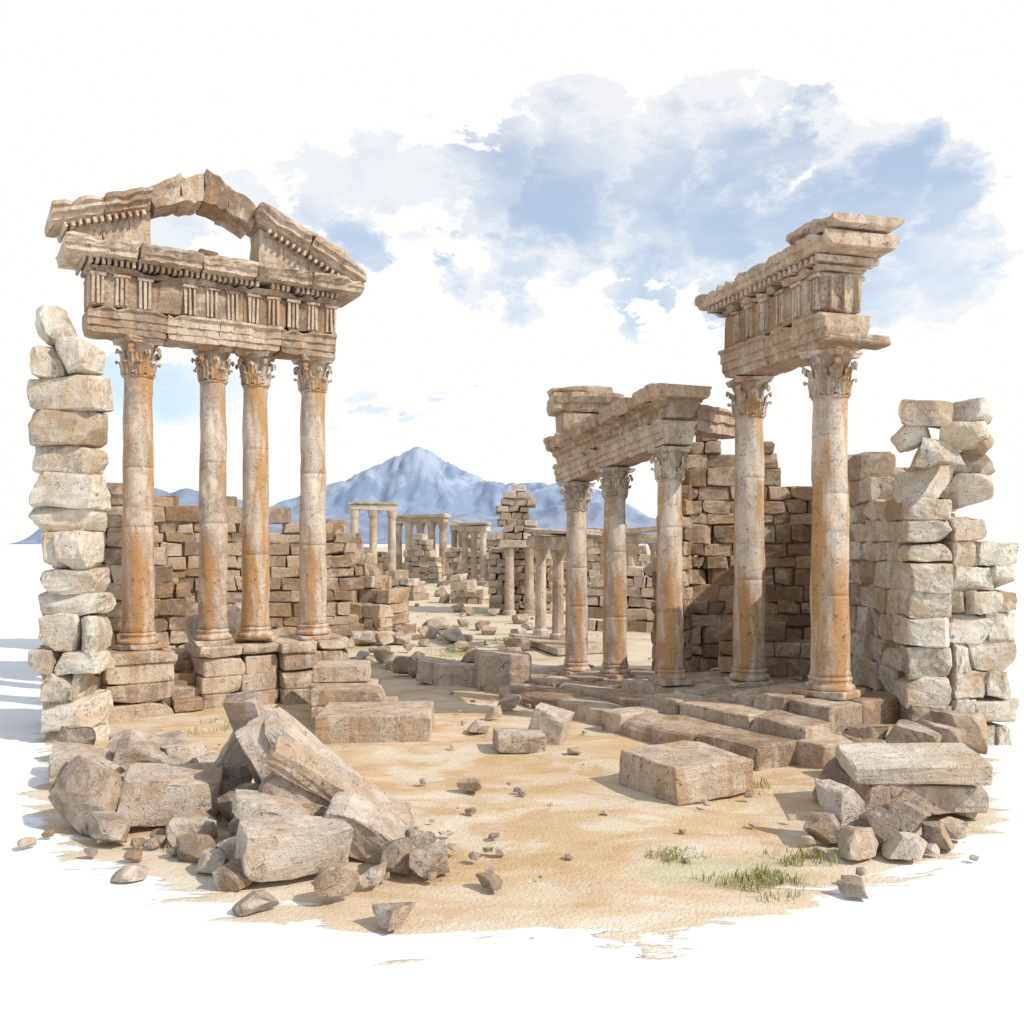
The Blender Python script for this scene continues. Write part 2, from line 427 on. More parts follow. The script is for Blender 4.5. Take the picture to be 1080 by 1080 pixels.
# ================================================================= RIGHT TEMPLE FRONT
E=empty('ruined_temple_portico')
F0=(4.82,13.8); E0=(4.17,16.0); ME=frame(F0,(E0[0]-F0[0],E0[1]-F0[1]))
column('column',E,F0[0],F0[1],.65,5.86,.285,wb=1.2)
column('column',E,E0[0],E0[1],.47,5.84,.275,wb=.6)
mb=MB()
for a,b in ((-.42,1.2),(1.21,2.62)):
    molding(mb,ME,[(.33,0),(.33,.13),(.36,.135),(.36,.27),(.39,.275),(.39,.42),(.44,.46),(.44,.50)],a,b,lift=5.86,rough=.006,skew=(rd(-.008,.008),0),tint=.7)
block(mb,(-.5,0,5.94),(.36,1.15,.14),(0,.03,0),ME,.02,.03,6,5,.12)
for a,b,c in ((-.32,.75,.62),(.76,1.75,.60),(1.76,2.55,.58)):
    block(mb,((a+b)/2,0,6.37+c/2),(b-a,.70,c-.01),(0,0,rd(-.02,.02)),ME,.012,.03,6,4,.08,tint=rd(0,.5))
u=-.15
while u<2.5:
    for s in(-1,1):
        for q in(-.07,0,.07): block(mb,(u+q,s*.365,6.66),(.042,.07,.46),M=ME,rough=.005,b=.01,n=4,chips=1,chip=.03,tint=.8)
        block(mb,(u,s*.375,6.93),(.26,.1,.06),M=ME,rough=.004,b=.01,n=4,chips=1,chip=.03)
    u+=.45
for s in(-.22,.0,.22):
    block(mb,(-.345,s,6.66),(.08,.05,.48),M=ME,rough=.004,b=.01,n=4,chips=1,chip=.03,tint=.7)
for a,b in ((-.5,.8),(.81,2.0),(2.01,2.8)):
    molding(mb,ME,[(.37,0),(.42,.05),(.45,.09)],a+.1,b,lift=6.985,rough=.005)
u=-.42
while u<2.85:
    if rng.random()<.93: block(mb,(u,0,7.13),(.075,1.06,.10),M=ME,rough=.004,b=.01,n=4,chips=1,chip=.02,tint=.8)
    u+=.14
cor2=[(.50,0),(.56,.02),(.58,.10),(.62,.12),(.66,.19),(.66,.24)]
for a,b,l in ((-.78,.35,7.2),(.36,1.3,7.185),(1.31,2.2,7.19),(2.21,3.1,7.185)):
    molding(mb,ME,cor2,a,b,lift=l,rough=.009,skew=(rd(-.015,.015),rd(-.015,.015)),tint=rd(.3,1))
molding(mb,ME,[(.50,0),(.54,.06),(.62,.1),(.62,.19)],-.86,.2,lift=7.46,rough=.01,skew=(-.03,.03),tint=.9)
block(mb,(.6,-.05,7.5),(.75,.8,.14),(0,.05,.05),ME,.02,.03,6,5,.12)
block(mb,(1.6,0,7.47),(.9,.9,.09),(0,-.03,-.04),ME,.02,.03,6,5,.12)
mb.done('entablature',M_TEMPLE,E)

# ================================================================= MIDDLE COLONNADE
C=empty('ruined_colonnade')
I0=(2.77,16.0); G0=(1.38,19.5); MC=frame((I0[0],I0[1],0),(G0[0]-I0[0],G0[1]-I0[1]),-.105)
for (x,y,a,b,r,wb) in ((2.77,16.0,.5,4.63,.235,1.2),(2.02,17.85,.33,4.42,.235,.4),(1.38,19.5,.14,4.24,.24,.2)):
    column('column',C,x,y,a,b,r,wb=wb)
mb=MB()
for a,b in ((-.32,1.0),(1.01,2.6),(2.61,4.2)):
    molding(mb,MC,[(.27,0),(.27,.1),(.30,.105),(.30,.22),(.33,.225),(.33,.34),(.38,.38),(.38,.43)],a,b,lift=4.64,rough=.006,tint=rd(.3,.9))
for a,b in ((-.4,.9),(.91,2.3),(2.31,4.2)):
    molding(mb,MC,[(.31,0),(.31,.16),(.38,.2),(.38,.26),(.46,.3),(.5,.32)],a,b,lift=5.075,rough=.007,tint=rd(.2,.8))
for a,b,l in ((-.5,.6,0),(.61,1.9,.0),(1.91,3.1,-.01),(3.11,4.3,.0)):
    molding(mb,MC,[(.46,0),(.50,.05),(.50,.13),(.56,.2),(.56,.25)],a,b,lift=5.40+l,rough=.008,skew=(rd(-.012,.012),rd(-.012,.012)),tint=rd(.4,1))
MC2=frame((1.50,19.75,0),(1,.10))
block(mb,(.1,0,5.50),(1.15,.8,.46),(0,0,0),MC2,.02,.03,6,3,.08,tint=.6)
molding(mb,MC2,[(.42,0),(.46,.06),(.46,.16),(.54,.2),(.60,.3),(.60,.38)],-.68,.82,lift=5.74,rough=.008,tint=.7)
block(mb,(.0,0,6.20),(1.35,.9,.16),(0,.02,0),MC2,.02,.03,6,5,.12,tint=.9)
ML=frame((2.95,16.3,0),(1.0,1.05))
molding(mb,ML,[(.24,0),(.24,.2),(.28,.21),(.28,.36),(.34,.4),(.34,.46)],0.25,1.95,lift=4.98,rough=.008)
mb.done('entablature',M_TEMPLE,C)

# ================================================================= STEPPED PLATFORM
P0=(3.22,11.9); a=R(34); MP=frame((P0[0],P0[1],0),(math.cos(a),math.sin(a)))
mb=MB()
slabs(mb,MP,0.0,.95,0.0,3.2,.28,1.0,1.3)
slabs(mb,MP,0.25,1.0,3.2,6.6,.21,.8,1.3)
slabs(mb,MP,0.9,1.55,-.05,3.3,.47,.7,1.2)
slabs(mb,MP,1.0,1.7,3.3,6.9,.30,.7,1.2)
slabs(mb,MP,1.55,3.4,.05,1.9,.65,.9,.8)
slabs(mb,MP,1.6,4.2,1.9,4.6,.48,.9,.8)
slabs(mb,MP,1.6,3.6,4.6,6.4,.33,.9,.8)
slabs(mb,MP,1.3,3.8,6.4,8.6,.14,.9,.8)
slabs(mb,MP,.8,2.9,-.42,.02,.3,.8,.45)
slabs(mb,MP,3.4,4.4,-.1,1.9,.5,.6,.7)
mb.done('stepped_stone_platform',M_TEMPLE)

# ================================================================= WALLS
def tp(*kv):
    xs=[k for k,_ in kv]; zs=[z for _,z in kv]
    return lambda u: float(np.interp(u,xs,zs))+rd(-.14,.14)
mb=MB(); z=-.1; row=0
while z<6.45:
    h=rd(.30,.58); xl=-7.32+rd(-.04,.36); xr=-6.27+rd(-.12,.06)-(0.08 if z>5.3 else 0)
    if z>5.9: xl+=.05; xr-=.3
    m_=xl+(xr-xl)*((.36 if row%2 else .62)+rd(-.12,.12)); c=[xl,m_,xr] if rng.random()<.75 else [xl,xr]
    for i in range(len(c)-1):
        w_=c[i+1]-c[i]
        block(mb,((c[i]+c[i+1])/2,13.9+rd(-.06,.06),z+h/2+rd(-.01,.01)),(w_+.03,.75*rd(.88,1.08),h+.03),(rd(-.02,.02),rd(-.035,.035),rd(-.05,.05)),None,.03,.045,8,6,.16,tint=rd(.1,1.1),warm=rd(-.5,1.))
    z+=h; row+=1
mb.done('ruined_wall_pier',M_PALE)
mb=MB()
masonry(mb,(-7.15,14.6),(-7.5,15.6),.7,tp((0,2.2),(1.3,1.4)),rough=.03,n=6)
mb.done('stone_wall',M_WALL)
mb=MB()
masonry(mb,(-12.6,25.2),(-4.7,27.0),.9,tp((0,4.8),(1.6,4.5),(3,4.25),(5,4.0),(6.2,4.1),(7,3.6),(8.1,3.2)),n=4,rough=.022,rag1=.3,skip=.08,bl=(.3,.95),ch=(.24,.46))
mb.done('stone_wall',M_WALL)
mb=MB()
masonry(mb,(-9.7,20.5),(-7.6,21.6),.8,tp((0,4.3),(.8,3.3),(1.6,2.5),(2.4,1.6)),n=6,rough=.022,rag1=.2,bl=(.4,.8))
mb.done('stone_wall',M_WALL)
mb=MB()
masonry(mb,(-6.6,31),(-3.4,29.5),1.2,tp((0,3.9),(1,3.3),(2,2.2),(3.6,.9)),n=4,rough=.03,rag1=.4,bl=(.35,.8))
masonry(mb,(-6.6,29.3),(-3.9,28.3),.8,tp((0,2.0),(2,1.2),(3,.6)),n=4,rough=.03,bl=(.35,.7))
mb.done('stone_wall',M_WALL)
mb=MB()
masonry(mb,(3.75,19.7),(9.3,19.4),.8,tp((0,5.3),(.9,5.4),(1.0,5.0),(1.9,4.85),(2.1,4.2),(2.9,4.1),(3.2,4.6),(4.2,4.8),(5.5,4.5)),n=6,rough=.02,bl=(.28,.8),ch=(.22,.42),skip=.06)
mb.done('stone_wall',M_WALL)
mb=MB()
masonry(mb,(3.15,18.7),(3.75,19.8),.6,tp((0,2.7),(.6,3.6),(1.2,4.6)),n=6,rough=.02,bl=(.35,.6),ch=(.26,.36))
masonry(mb,(3.9,17.2),(6.3,16.6),.45,tp((0,1.25),(1,1.3),(1.6,1.15),(2.5,1.4)),n=6,rough=.016,bl=(.4,.7),ch=(.26,.34))
mb.done('low_stone_wall',M_WALL)
mb=MB()
masonry(mb,(6.12,13.3),(6.35,16.6),.62,tp((0,3.75),(1,3.6),(1.5,3.9),(2.4,4.3),(3.2,4.5)),n=8,rough=.022,bl=(.45,.85),ch=(.3,.46),chip=.12,rag0=.05)
masonry(mb,(6.45,13.75),(7.45,13.9),.8,tp((0,3.7),(.5,3.3),(.7,2.9),(1.,2.7)),n=8,rough=.03,bl=(.4,.7),ch=(.32,.46),chip=.15,rag1=.16,tn=(.3,1))
masonry(mb,(6.5,17.0),(6.9,19.2),.6,tp((0,4.3),(2.3,4.6)),n=4,rough=.02)
for x,y,z,w,h,dd in ((6.35,13.85,3.62,.72,.5,.8),(6.95,13.9,3.55,.6,.46,.7),(6.45,13.8,4.02,.9,.5,.8),(7.1,13.9,3.92,.5,.46,.6),
                     (6.2,13.95,4.42,.55,.4,.6),(6.75,13.85,4.4,.65,.44,.7),(7.08,13.9,4.32,.45,.4,.5),(6.4,13.9,4.74,.8,.46,.7),(6.95,13.9,4.74,.6,.42,.6)):
    rock(mb,x,y,w*1.12,h*1.15,z-.03,dd,planes=8)
mb.done('ruined_corner_wall',M_PALE)

# ================================================================= DISTANT RUINS
D=empty('ruined_tower'); mb=MB()
masonry(mb,(-.95,38.5),(1.65,38.5),2.4,lambda u: (3.45 if u<.38 else 4.3 if u<.75 else 4.95 if u<1.0 else 5.25 if u<1.55 else 4.7 if u<1.85 else 4.0 if u<2.2 else 3.4),n=4,rough=.025,ch=(.24,.32),bl=(.3,.6))
mb.done('masonry_body',M_FAR,D)
mb=MB()
def fcol(mb,x,y,z0,z1,r,sg=12):
    P=[];pf=[(r*1.35,0),(r*1.35,.15),(r,.2),(r*.9,(z1-z0)*.88),(r*1.0,(z1-z0)*.9),(r*1.4,z1-z0)]
    for q,z in pf:
        for k in range(sg): P.append((x+q*math.cos(k*6.2832/sg),y+q*math.sin(k*6.2832/sg),z0+z))
    F=[[i*sg+k,i*sg+(k+1)%sg,(i+1)*sg+(k+1)%sg,(i+1)*sg+k] for i in range(len(pf)-1) for k in range(sg)]+[[5*sg+k for k in range(sg)]]
    mb.add(P,F)
for x in (-.1,.7): fcol(mb,x,36.9,0,2.7,.2)
block(mb,(.3,36.9,2.85),(1.6,.5,.3),n=4,rough=.03)
mb.done('engaged_columns',M_FAR,D)
def colonnade(name,x0,x1,y0,y1,nn,h,r,lint=1,base=.3,broken=0):
    e=empty(name); mb=MB()
    xs=np.linspace(x0,x1,nn); ys=np.linspace(y0,y1,nn)
    for k,(x,y) in enumerate(zip(xs,ys)):
        hh=h if k<=lint*(nn-1)+.01 else base+(h-base)*rd(.3,.8)
        fcol(mb,x,y,base,hh,r)
    mb.done('columns',M_FAR,e); mb=MB()
    M=frame((x0,y0,0),(x1-x0,y1-y0)); L=math.hypot(x1-x0,y1-y0)
    block(mb,(L/2,0,base/2),(L+1.,1.6,base),M=M,n=4,rough=.02)
    if lint>0:
        block(mb,(L*lint/2,0,h+.2),(L*lint+.6,.7,.38),M=M,n=6,rough=.03); block(mb,(L*lint/2,0,h+.5),(L*lint+.9,1.0,.2),M=M,n=6,rough=.04,chips=6,chip=.3)
    mb.done('entablature',M_FAR,e)
colonnade('ruined_gateway',-10.4,-8.0,60,60.6,3,5.0,.28)
colonnade('ruined_gateway',-9.0,-5.3,72,70,5,4.4,.32)
colonnade('distant_colonnade',-5.2,-2.0,82,80,6,4.0,.3,.8)
colonnade('distant_colonnade',-3.2,-1.3,62,61,4,3.6,.22,.7)
colonnade('distant_colonnade',.85,1.75,27,24.5,3,2.75,.17,1,.2)
colonnade('distant_colonnade',2.9,6.9,38,37,5,2.9,.26,.75)
mb=MB()
masonry(mb,(-9.3,50),(-4.6,46),1.,tp((0,2.2),(2,1.4),(5,1.1),(6,.7)),n=4,core=False,rough=.04)
masonry(mb,(-4.6,64),(-.6,63),.8,tp((0,1.9),(1,2.6),(1.2,1.5),(2,2.3),(3,1.6),(4,2.2)),n=4,core=False,rough=.04)
masonry(mb,(-13,56),(-9,58),1.,tp((0,3.3),(2,2.4),(4,1.6)),n=4,core=False,rough=.04)
masonry(mb,(-14,74),(-7,73),1.,tp((0,3.3),(3,2.0),(7,1.2)),n=4,core=False,rough=.04)
masonry(mb,(-7.6,66),(-5.2,65),1.,tp((0,2.2),(1,3.3),(1.5,3.2),(2.4,1.6)),n=4,core=False,rough=.04)
masonry(mb,(-5.8,78),(-1.5,78),1.,tp((0,2.6),(2,2.1),(2.4,3.4),(3.2,3.5),(4.4,2.4)),n=4,core=False,rough=.04)
masonry(mb,(1.4,46),(8,45),1.,tp((0,3.4),(1,3.5),(1.3,2.7),(3,3.3),(3.8,3.9),(4.6,3.8),(5,2.6),(6,2.4)),n=4,core=False,rough=.04)
masonry(mb,(-2.8,44),(-1.2,43.4),1.,tp((0,1.2),(1.5,.9)),n=4,core=False,rough=.04)
masonry(mb,(-8.5,39),(-5.2,38),1.,tp((0,2.4),(1.5,1.6),(3.4,.7)),n=4,core=False,rough=.04)
masonry(mb,(2.2,31),(5.5,30),.8,tp((0,1.4),(1.5,2.3),(2.5,2.0),(3.4,2.6)),n=4,core=False,rough=.03)
mb.done('distant_ruined_wall',M_FAR)

# ================================================================= FALLEN BLOCKS AND RUBBLE
def fallen(c,s,rot,mat=M_ROCK,tint=None,chips=5,chip=.07):
    m=MB(); block(m,c,s,rot,None,.014,.02,10,chips,chip,tint=tint); return m.done('fallen_stone_block',mat)
fallen((2.13,11.15,.17),(1.18,1.12,.42),(0,.0,R(29)),M_TEMPLE,.8,4,.05)
fallen((-1.3,19.2,.2),(1.3,.7,.46),(0,.12,R(-8)),M_TEMPLE)
fallen((-.2,18.7,.34),(1.05,.8,.74),(0,.03,R(12)),M_TEMPLE,.8)
fallen((.1,13.2,.1),(.72,.5,.26),(0,.05,R(10)))
fallen((.58,13.7,.24),(.52,.5,.5),(.12,.25,R(-18)),M_ROCK,.9)
fallen((4.42,10.1,.52),(1.4,.95,.22),(.02,-.03,R(-8)),M_PALE,.9,4,.06)
fallen((4.45,10.15,.22),(1.25,.85,.3),(.0,.02,R(4)),M_ROCK,.6)
mb=MB()
def pb(c,s,rot,t=None): block(mb,c,s,rot,None,.022,.015,10,7,.13,tint=t)
rock(mb,-4.5,9.6,.80,.80,0,.8,tint=.4)
pb((-3.68,9.85,.25),(1.0,.8,.44),(.05,.12,.25),.9)
rock(mb,-4.0,9.1,.47,.26); rock(mb,-3.15,9.1,.5,.3); rock(mb,-2.85,9.75,.6,.42); rock(mb,-3.3,10.1,.55,.4)
pb((-3.10,10.5,.55),(.42,.45,1.1),(.15,.45,.3),.6)
pb((-2.80,10.1,.70),(.36,.48,1.25),(.2,-.32,.1),.3)
pb((-2.42,9.7,.55),(.40,.50,1.25),(-.2,-.55,.2),.8)
pb((-2.02,9.75,.58),(.26,.42,1.6),(.3,-.78,-.1),.9)
pb((-2.15,9.15,.35),(.6,.4,.8),(-.15,-.6,.35),.5)
pb((-1.70,9.2,.42),(.30,.36,1.75),(.35,-.95,-.15),.7)
pb((-1.35,8.75,.2),(.36,.40,1.0),(.3,-1.0,-.35),.8)
pb((-1.95,8.2,.24),(.98,.6,.38),(.04,.12,.42),.9)
pb((-2.3,8.75,.40),(.7,.5,.2),(.1,.3,.3),.8)
rock(mb,-1.5,7.6,.38,.26); rock(mb,-.95,7.1,.34,.18); rock(mb,-2.07,7.4,.3,.14); rock(mb,-2.37,7.85,.38,.22)
rock(mb,-.75,8.25,.42,.27); rock(mb,-1.1,8.3,.34,.3); rock(mb,-.9,8.75,.3,.26); rock(mb,-3.37,8.1,.33,.13)
rock(mb,-2.55,8.5,.4,.3); rock(mb,-2.6,9.2,.5,.35)
rock(mb,-3.0,8.6,.36,.24); rock(mb,-2.75,8.25,.3,.2); rock(mb,-1.2,8.0,.26,.16)
for x,y,w,h in ((-5.2,12.2,.6,.35),(-4.75,12.1,.7,.45),(-5.75,11.9,.55,.4),(-4.2,11.6,.7,.5),(-3.7,11.2,.6,.45),(-5.0,10.9,.7,.42),(-4.4,10.6,.6,.4),(-3.9,10.6,.5,.35),(-6.0,12.6,.5,.5),(-5.4,13.0,.5,.3)):
    rock(mb,x,y,w,h)
pb((-4.55,11.4,.3),(.8,.6,.4),(.2,.3,.3)); pb((-5.4,11.4,.2),(.7,.55,.35),(.1,-.15,.4))
for k in range(60):
    x=rd(-4.8,-.6); y=8.0+abs(rng.normal(0,1.5))+max(0,(-x-2.5))*.4; s=rd(.06,.2); rock(mb,x,y,s,s*.6,sub=2)
mb.done('rubble_pile',M_ROCK)
mb=MB()
for x,y,w,h in ((3.35,9.3,.5,.6),(3.75,9.45,.45,.5),(3.95,9.2,.55,.4),(3.1,9.1,.35,.3),(3.3,8.7,.5,.28),(3.75,8.65,.42,.24),(3.62,8.95,.45,.4),(4.15,8.95,.35,.25),(4.4,9.2,.3,.2),(2.9,7.75,.26,.11),(3.95,10.6,.8,.5),(4.9,9.9,.4,.25),(4.6,11.6,.7,.5),(5.4,12.4,.8,.6),(5.9,12.6,.7,.55),(5.0,12.7,.6,.5),(6.5,13.0,.7,.6)):
    rock(mb,x,y,w,h)
for k in range(18): s=rd(.06,.16); rock(mb,rd(2.9,4.4),rd(8.5,9.8),s,s*.6,sub=2)
mb.done('rubble_pile',M_ROCK)
mb=MB()
for k in range(26):
    w=rd(.25,.7); rock(mb,-5.9+rng.normal(0,.8)+k*.02,19.0+rng.normal(0,.9),w,w*rd(.6,1),rd(0,.7)*(k%2),sub=2)
for q in range(5): block(mb,(-6.6+q*.33,19.5,.8+rd(-.3,.5)),(.45,.5,.8),(rd(-.4,.4),rd(-.6,.6),rd(-.6,.6)),None,.03,.03,6,5,.14)
for k in range(30):
    w=rd(.2,.55); rock(mb,-4.0+rng.normal(0,1.2),25+rng.normal(0,3.5),w,w*.6,sub=2)
mb.done('rubble_pile',M_ROCK)
mb=MB()
for x,y,w,h in ((-.5,10.95,.32,.16),(-.18,7.95,.23,.1),(-.55,14.3,.35,.2),(-.3,15.5,.3,.2),(-2.45,20.5,.6,.45),(-2.1,20.0,.35,.4),(.9,12.8,.2,.1),(.0,16.4,.5,.25),(-1.0,22.5,.6,.35),(1.6,11.0,.1,.06),(2.2,10.3,.1,.05),(-.45,10.0,.14,.07),(-.2,9.2,.13,.05)):
    rock(mb,x,y,w,h)
for k in range(240):
    y=8+rng.random()**1.4*50; x=rng.normal(-.3,.17*y+.6); s=rd(.025,.10)*(1+y*.02)
    if abs(x)<.40*y: rock(mb,x,y,s,s*.55,sub=1,planes=5)
for k in range(80):
    y=rd(22,60); x=rd(-.18,.02)*y; s=rd(.2,.8); rock(mb,x,y,s,s*.6,sub=2)
mb.done('scattered_stones',M_ROCK)

# ================================================================= GRASS
mg,t,b=newmat('dry_grass')
at=t.new('ShaderNodeAttribute',attribute_name='tint').outputs['Fac']
t.set(b.inputs['Base Color'],t.mix(at,(.20,.24,.07),(.48,.43,.18)))
def grass(cx,cy,rx,ry,n,h):
    m=MB()
    cl=[(cx+rx*rng.normal(0,.5),cy+ry*rng.normal(0,.55),rd(.35,1)) for _ in range(max(6,n//16))]
    for k in range(n):
        c=cl[k%len(cl)]; x=c[0]+rng.normal(0,.05+rx*.05); y=c[1]+rng.normal(0,.04+ry*.05)
        hh=h*rd(.35,1)*c[2]; d=rd(0,6.28); l=rd(.4,1.5)*hh; w=.004+hh*.025
        dx,dy=math.cos(d),math.sin(d); px,py=-dy*w,dx*w
        P=[(x-px,y-py,-.02),(x+px,y+py,-.02),(x+dx*l*.4+px*.7,y+dy*l*.4+py*.7,hh*.65),(x+dx*l*.4-px*.7,y+dy*l*.4-py*.7,hh*.65),(x+dx*l,y+dy*l,hh)]
        m.add(P,[[0,1,2,3],[3,2,4]],rd(0,1))
    m.done('grass_tuft',mg)
grass(1.5,8.65,.34,.16,240,.08); grass(2.2,8.05,.42,.25,460,.10); grass(2.7,8.6,.3,.2,220,.10); grass(2.9,11.2,.3,.25,160,.1); grass(-3.3,9.0,.25,.15,60,.08)
grass(-2.4,31,.9,1.4,300,.14); grass(-1.6,24.5,.8,1.,300,.13); grass(-.4,27,.9,.8,260,.13); grass(-2.9,21.6,.4,.5,140,.13); grass(-4.6,14.7,.6,.4,160,.13)

# ================================================================= GROUND
xs=np.concatenate([-np.geomspace(3000,14,34),np.linspace(-13,13,131),np.geomspace(14,3000,34)])
ys=np.concatenate([[-400,-100,-30,-10,-2,2],np.linspace(4,30,140),np.geomspace(31,4000,50)])
X,Y=np.meshgrid(xs,ys)
Z=.03*np.sin(X*1.3+Y*.7)*np.sin(Y*.9-X*.4)+.012*np.sin(X*4.1+1)*np.sin(Y*3.7)+.006*np.sin(X*9+Y*7)-.03
near=np.clip((60-np.hypot(X,Y))/40,0,1); Z*=near
nx,ny=len(xs),len(ys)
me=bpy.data.meshes.new('ground')
me.from_pydata(np.stack([X.ravel(),Y.ravel(),Z.ravel()],1).tolist(),[],[(j*nx+i,j*nx+i+1,(j+1)*nx+i+1,(j+1)*nx+i) for j in range(ny-1) for i in range(nx-1)])
me.polygons.foreach_set('use_smooth',[True]*len(me.polygons))
g=bpy.data.objects.new('ground',me); sc.collection.objects.link(g)
m,t,b=newmat('sand_and_paper_white'); me.materials.append(m)
tc=t.new('ShaderNodeTexCoord').outputs['Object']
sp=t.new('ShaderNodeSeparateXYZ'); t.l.new(tc,sp.inputs[0]); x,y=sp.outputs[0],sp.outputs[1]
st=t.mapping(tc,scale=(.5,.95,1))
nA=t.noise(st,.9,4,.55,.8); nB=t.noise(st,1.9,5,.6,.8); nC=t.noise(tc,26,4,.7)
col=t.mix(t.mr(nA,.40,.60),(.70,.585,.435),(.66,.48,.285))
col=t.mix(t.mr(nB,.50,.62,0,.72),col,(.58,.37,.18))
col=t.mix(t.mr(nB,.46,.36,0,.8),col,(.74,.66,.53))
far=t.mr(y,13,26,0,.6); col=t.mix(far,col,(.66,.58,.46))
col=t.mix(t.mr(nC,.58,.72,0,.4),col,(.32,.22,.13))
gr=t.math('MULTIPLY',t.mr(nA,.53,.62),t.mr(y,14,24,.1,.6)); col=t.mix(gr,col,(.38,.39,.19))
gd=t.math('ADD',t.math('POWER',t.math('DIVIDE',t.math('SUBTRACT',x,2.1),.95),2),t.math('POWER',t.math('DIVIDE',t.math('SUBTRACT',y,8.25),.42),2))
gd=t.math('ADD',gd,t.math('MULTIPLY',t.math('SUBTRACT',nB,.5),4.0)); col=t.mix(t.mr(gd,1.1,.3,0,.5),col,(.40,.38,.17))
ex=t.math('MULTIPLY',t.math('MULTIPLY',x,x),.105)
e1=t.math('SUBTRACT',t.math('SUBTRACT',y,6.9),ex)
hw=t.math('ADD',t.math('MULTIPLY',t.math('SUBTRACT',y,9.),.48),4.75)
e2=t.math('SUBTRACT',hw,t.math('ABSOLUTE',x))
e=t.math('MINIMUM',e1,t.math('MULTIPLY',e2,1.3))
stE=t.mapping(tc,scale=(.35,1.3,1))
e=t.math('ADD',e,t.math('MULTIPLY',t.math('SUBTRACT',t.noise(stE,1.6,5,.62,.6),.5),3.2))
sand=t.mr(e,-.08,.12)
wash=t.mr(e,.1,1.4,.4,0)
col=t.mix(wash,col,(.82,.74,.60))
col=t.mix(sand,(.89,.89,.88),col)  # white beyond the sand is added to stand in for a blank paper margin
t.set(b.inputs['Base Color'],col)
bp=t.new('ShaderNodeBump'); bp.inputs['Strength'].default_value=.65; bp.inputs['Distance'].default_value=.05
t.set(bp.inputs['Height'],t.math('MULTIPLY',t.math('ADD',nC,nB),sand)); t.l.new(bp.outputs[0],b.inputs['Normal'])

# ================================================================= MOUNTAINS
from mathutils import noise as mn
def mount(name,fx,x0,x1,y0,y1,col1,col2,nx=240,ny=70,snow=None):
    xs=np.linspace(x0,x1,nx); ys=np.linspace(y0,y1,ny); V=[]
    for yy in ys:
        for xx in xs: V.append((xx,yy,fx(xx,yy)))
    me=bpy.data.meshes.new(name); me.from_pydata(V,[],[(j*nx+i,j*nx+i+1,(j+1)*nx+i+1,(j+1)*nx+i) for j in range(ny-1) for i in range(nx-1)])
    me.polygons.foreach_set('use_smooth',[True]*len(me.polygons))
    ob=bpy.data.objects.new(name,me); sc.collection.objects.link(ob)
    m,t,b=newmat(name+'_haze_tinted_rock'); me.materials.append(m)
    tc=t.new('ShaderNodeTexCoord').outputs['Object']
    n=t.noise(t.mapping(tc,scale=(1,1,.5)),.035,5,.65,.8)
    c=t.mix(t.mr(n,.4,.6),col1,col2)  # blue distance haze is painted into these base colours
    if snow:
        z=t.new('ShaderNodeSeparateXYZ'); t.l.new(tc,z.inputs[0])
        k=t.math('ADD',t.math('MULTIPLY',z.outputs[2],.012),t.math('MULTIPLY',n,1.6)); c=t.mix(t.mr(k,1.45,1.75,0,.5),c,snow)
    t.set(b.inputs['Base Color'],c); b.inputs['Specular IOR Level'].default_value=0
def rid(x,y,s,k): 
    return 1-abs(mn.fractal(Vector((x*s,y*s*.5,k)),1.0,2.0,5))*1.1
def fmain(x,y):
    q=((y-960)/1.3)**2
    pk=62*math.exp(-((abs(x+97)/60)**1.6+q/5200))+46*math.exp(-(((x+10)/95)**2+q/6000))+38*math.exp(-(((x+165)/70)**2+q/5200))+40*math.exp(-(((x-90)/75)**2+q/5200))+32*math.exp(-(((x+260)/90)**2+q/5200))
    h=pk*(.75+.30*rid(x,y,.021,1)); ed=min(1,(x+430)/120,(230-x)/90,(y-800)/60); return max(-1,h*max(0,ed)-.5)
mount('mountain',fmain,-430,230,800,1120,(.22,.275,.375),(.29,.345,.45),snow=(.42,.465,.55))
def fh(x,y):
    prof=np.interp(x,[-420,-398,-340,-300,-250,-190,-120,-60,0,40,80,110,140,165],[0,44,54,50,40,32,26,26,30,36,36,32,20,0])
    w=math.exp(-((y-820)/45)**2); return max(-1,prof*w*(.75+.3*rid(x,y,.016,5))-.5)
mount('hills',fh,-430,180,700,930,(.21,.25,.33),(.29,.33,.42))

# ================================================================= WORLD, SUN, CAMERA
sv=Vector((.78,-.38,.78)).normalized(); el=math.asin(sv.z); az=math.atan2(sv.x,sv.y)
w=bpy.data.worlds.new('World'); sc.world=w; w.use_nodes=True; t=NT(w.node_tree)
bg=w.node_tree.nodes['Background']; out=w.node_tree.nodes['World Output']
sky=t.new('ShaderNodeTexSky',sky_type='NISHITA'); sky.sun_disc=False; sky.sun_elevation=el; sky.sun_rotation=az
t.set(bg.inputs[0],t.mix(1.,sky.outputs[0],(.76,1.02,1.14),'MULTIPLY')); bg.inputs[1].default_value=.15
bc=t.new('ShaderNodeBackground'); bc.inputs[1].default_value=1.0
tc=t.new('ShaderNodeTexCoord').outputs['Generated']
nzv=t.new('ShaderNodeTexNoise'); t.l.new(t.mapping(tc,rot=(0,.5,0),scale=(1,1,1.7)),nzv.inputs['Vector']); nzv.inputs['Scale'].default_value=7; nzv.inputs['Detail'].default_value=7; nzv.inputs['Roughness'].default_value=.66
wv=t.new('ShaderNodeVectorMath',operation='MULTIPLY_ADD'); t.l.new(nzv.outputs['Color'],wv.inputs[0]); wv.inputs[1].default_value=(.30,.25,.15)
sub=t.new('ShaderNodeVectorMath',operation='SUBTRACT'); t.l.new(tc,sub.inputs[0]); sub.inputs[1].default_value=(.15,.125,.075)
t.l.new(sub.outputs[0],wv.inputs[2]); dv=wv.outputs[0]
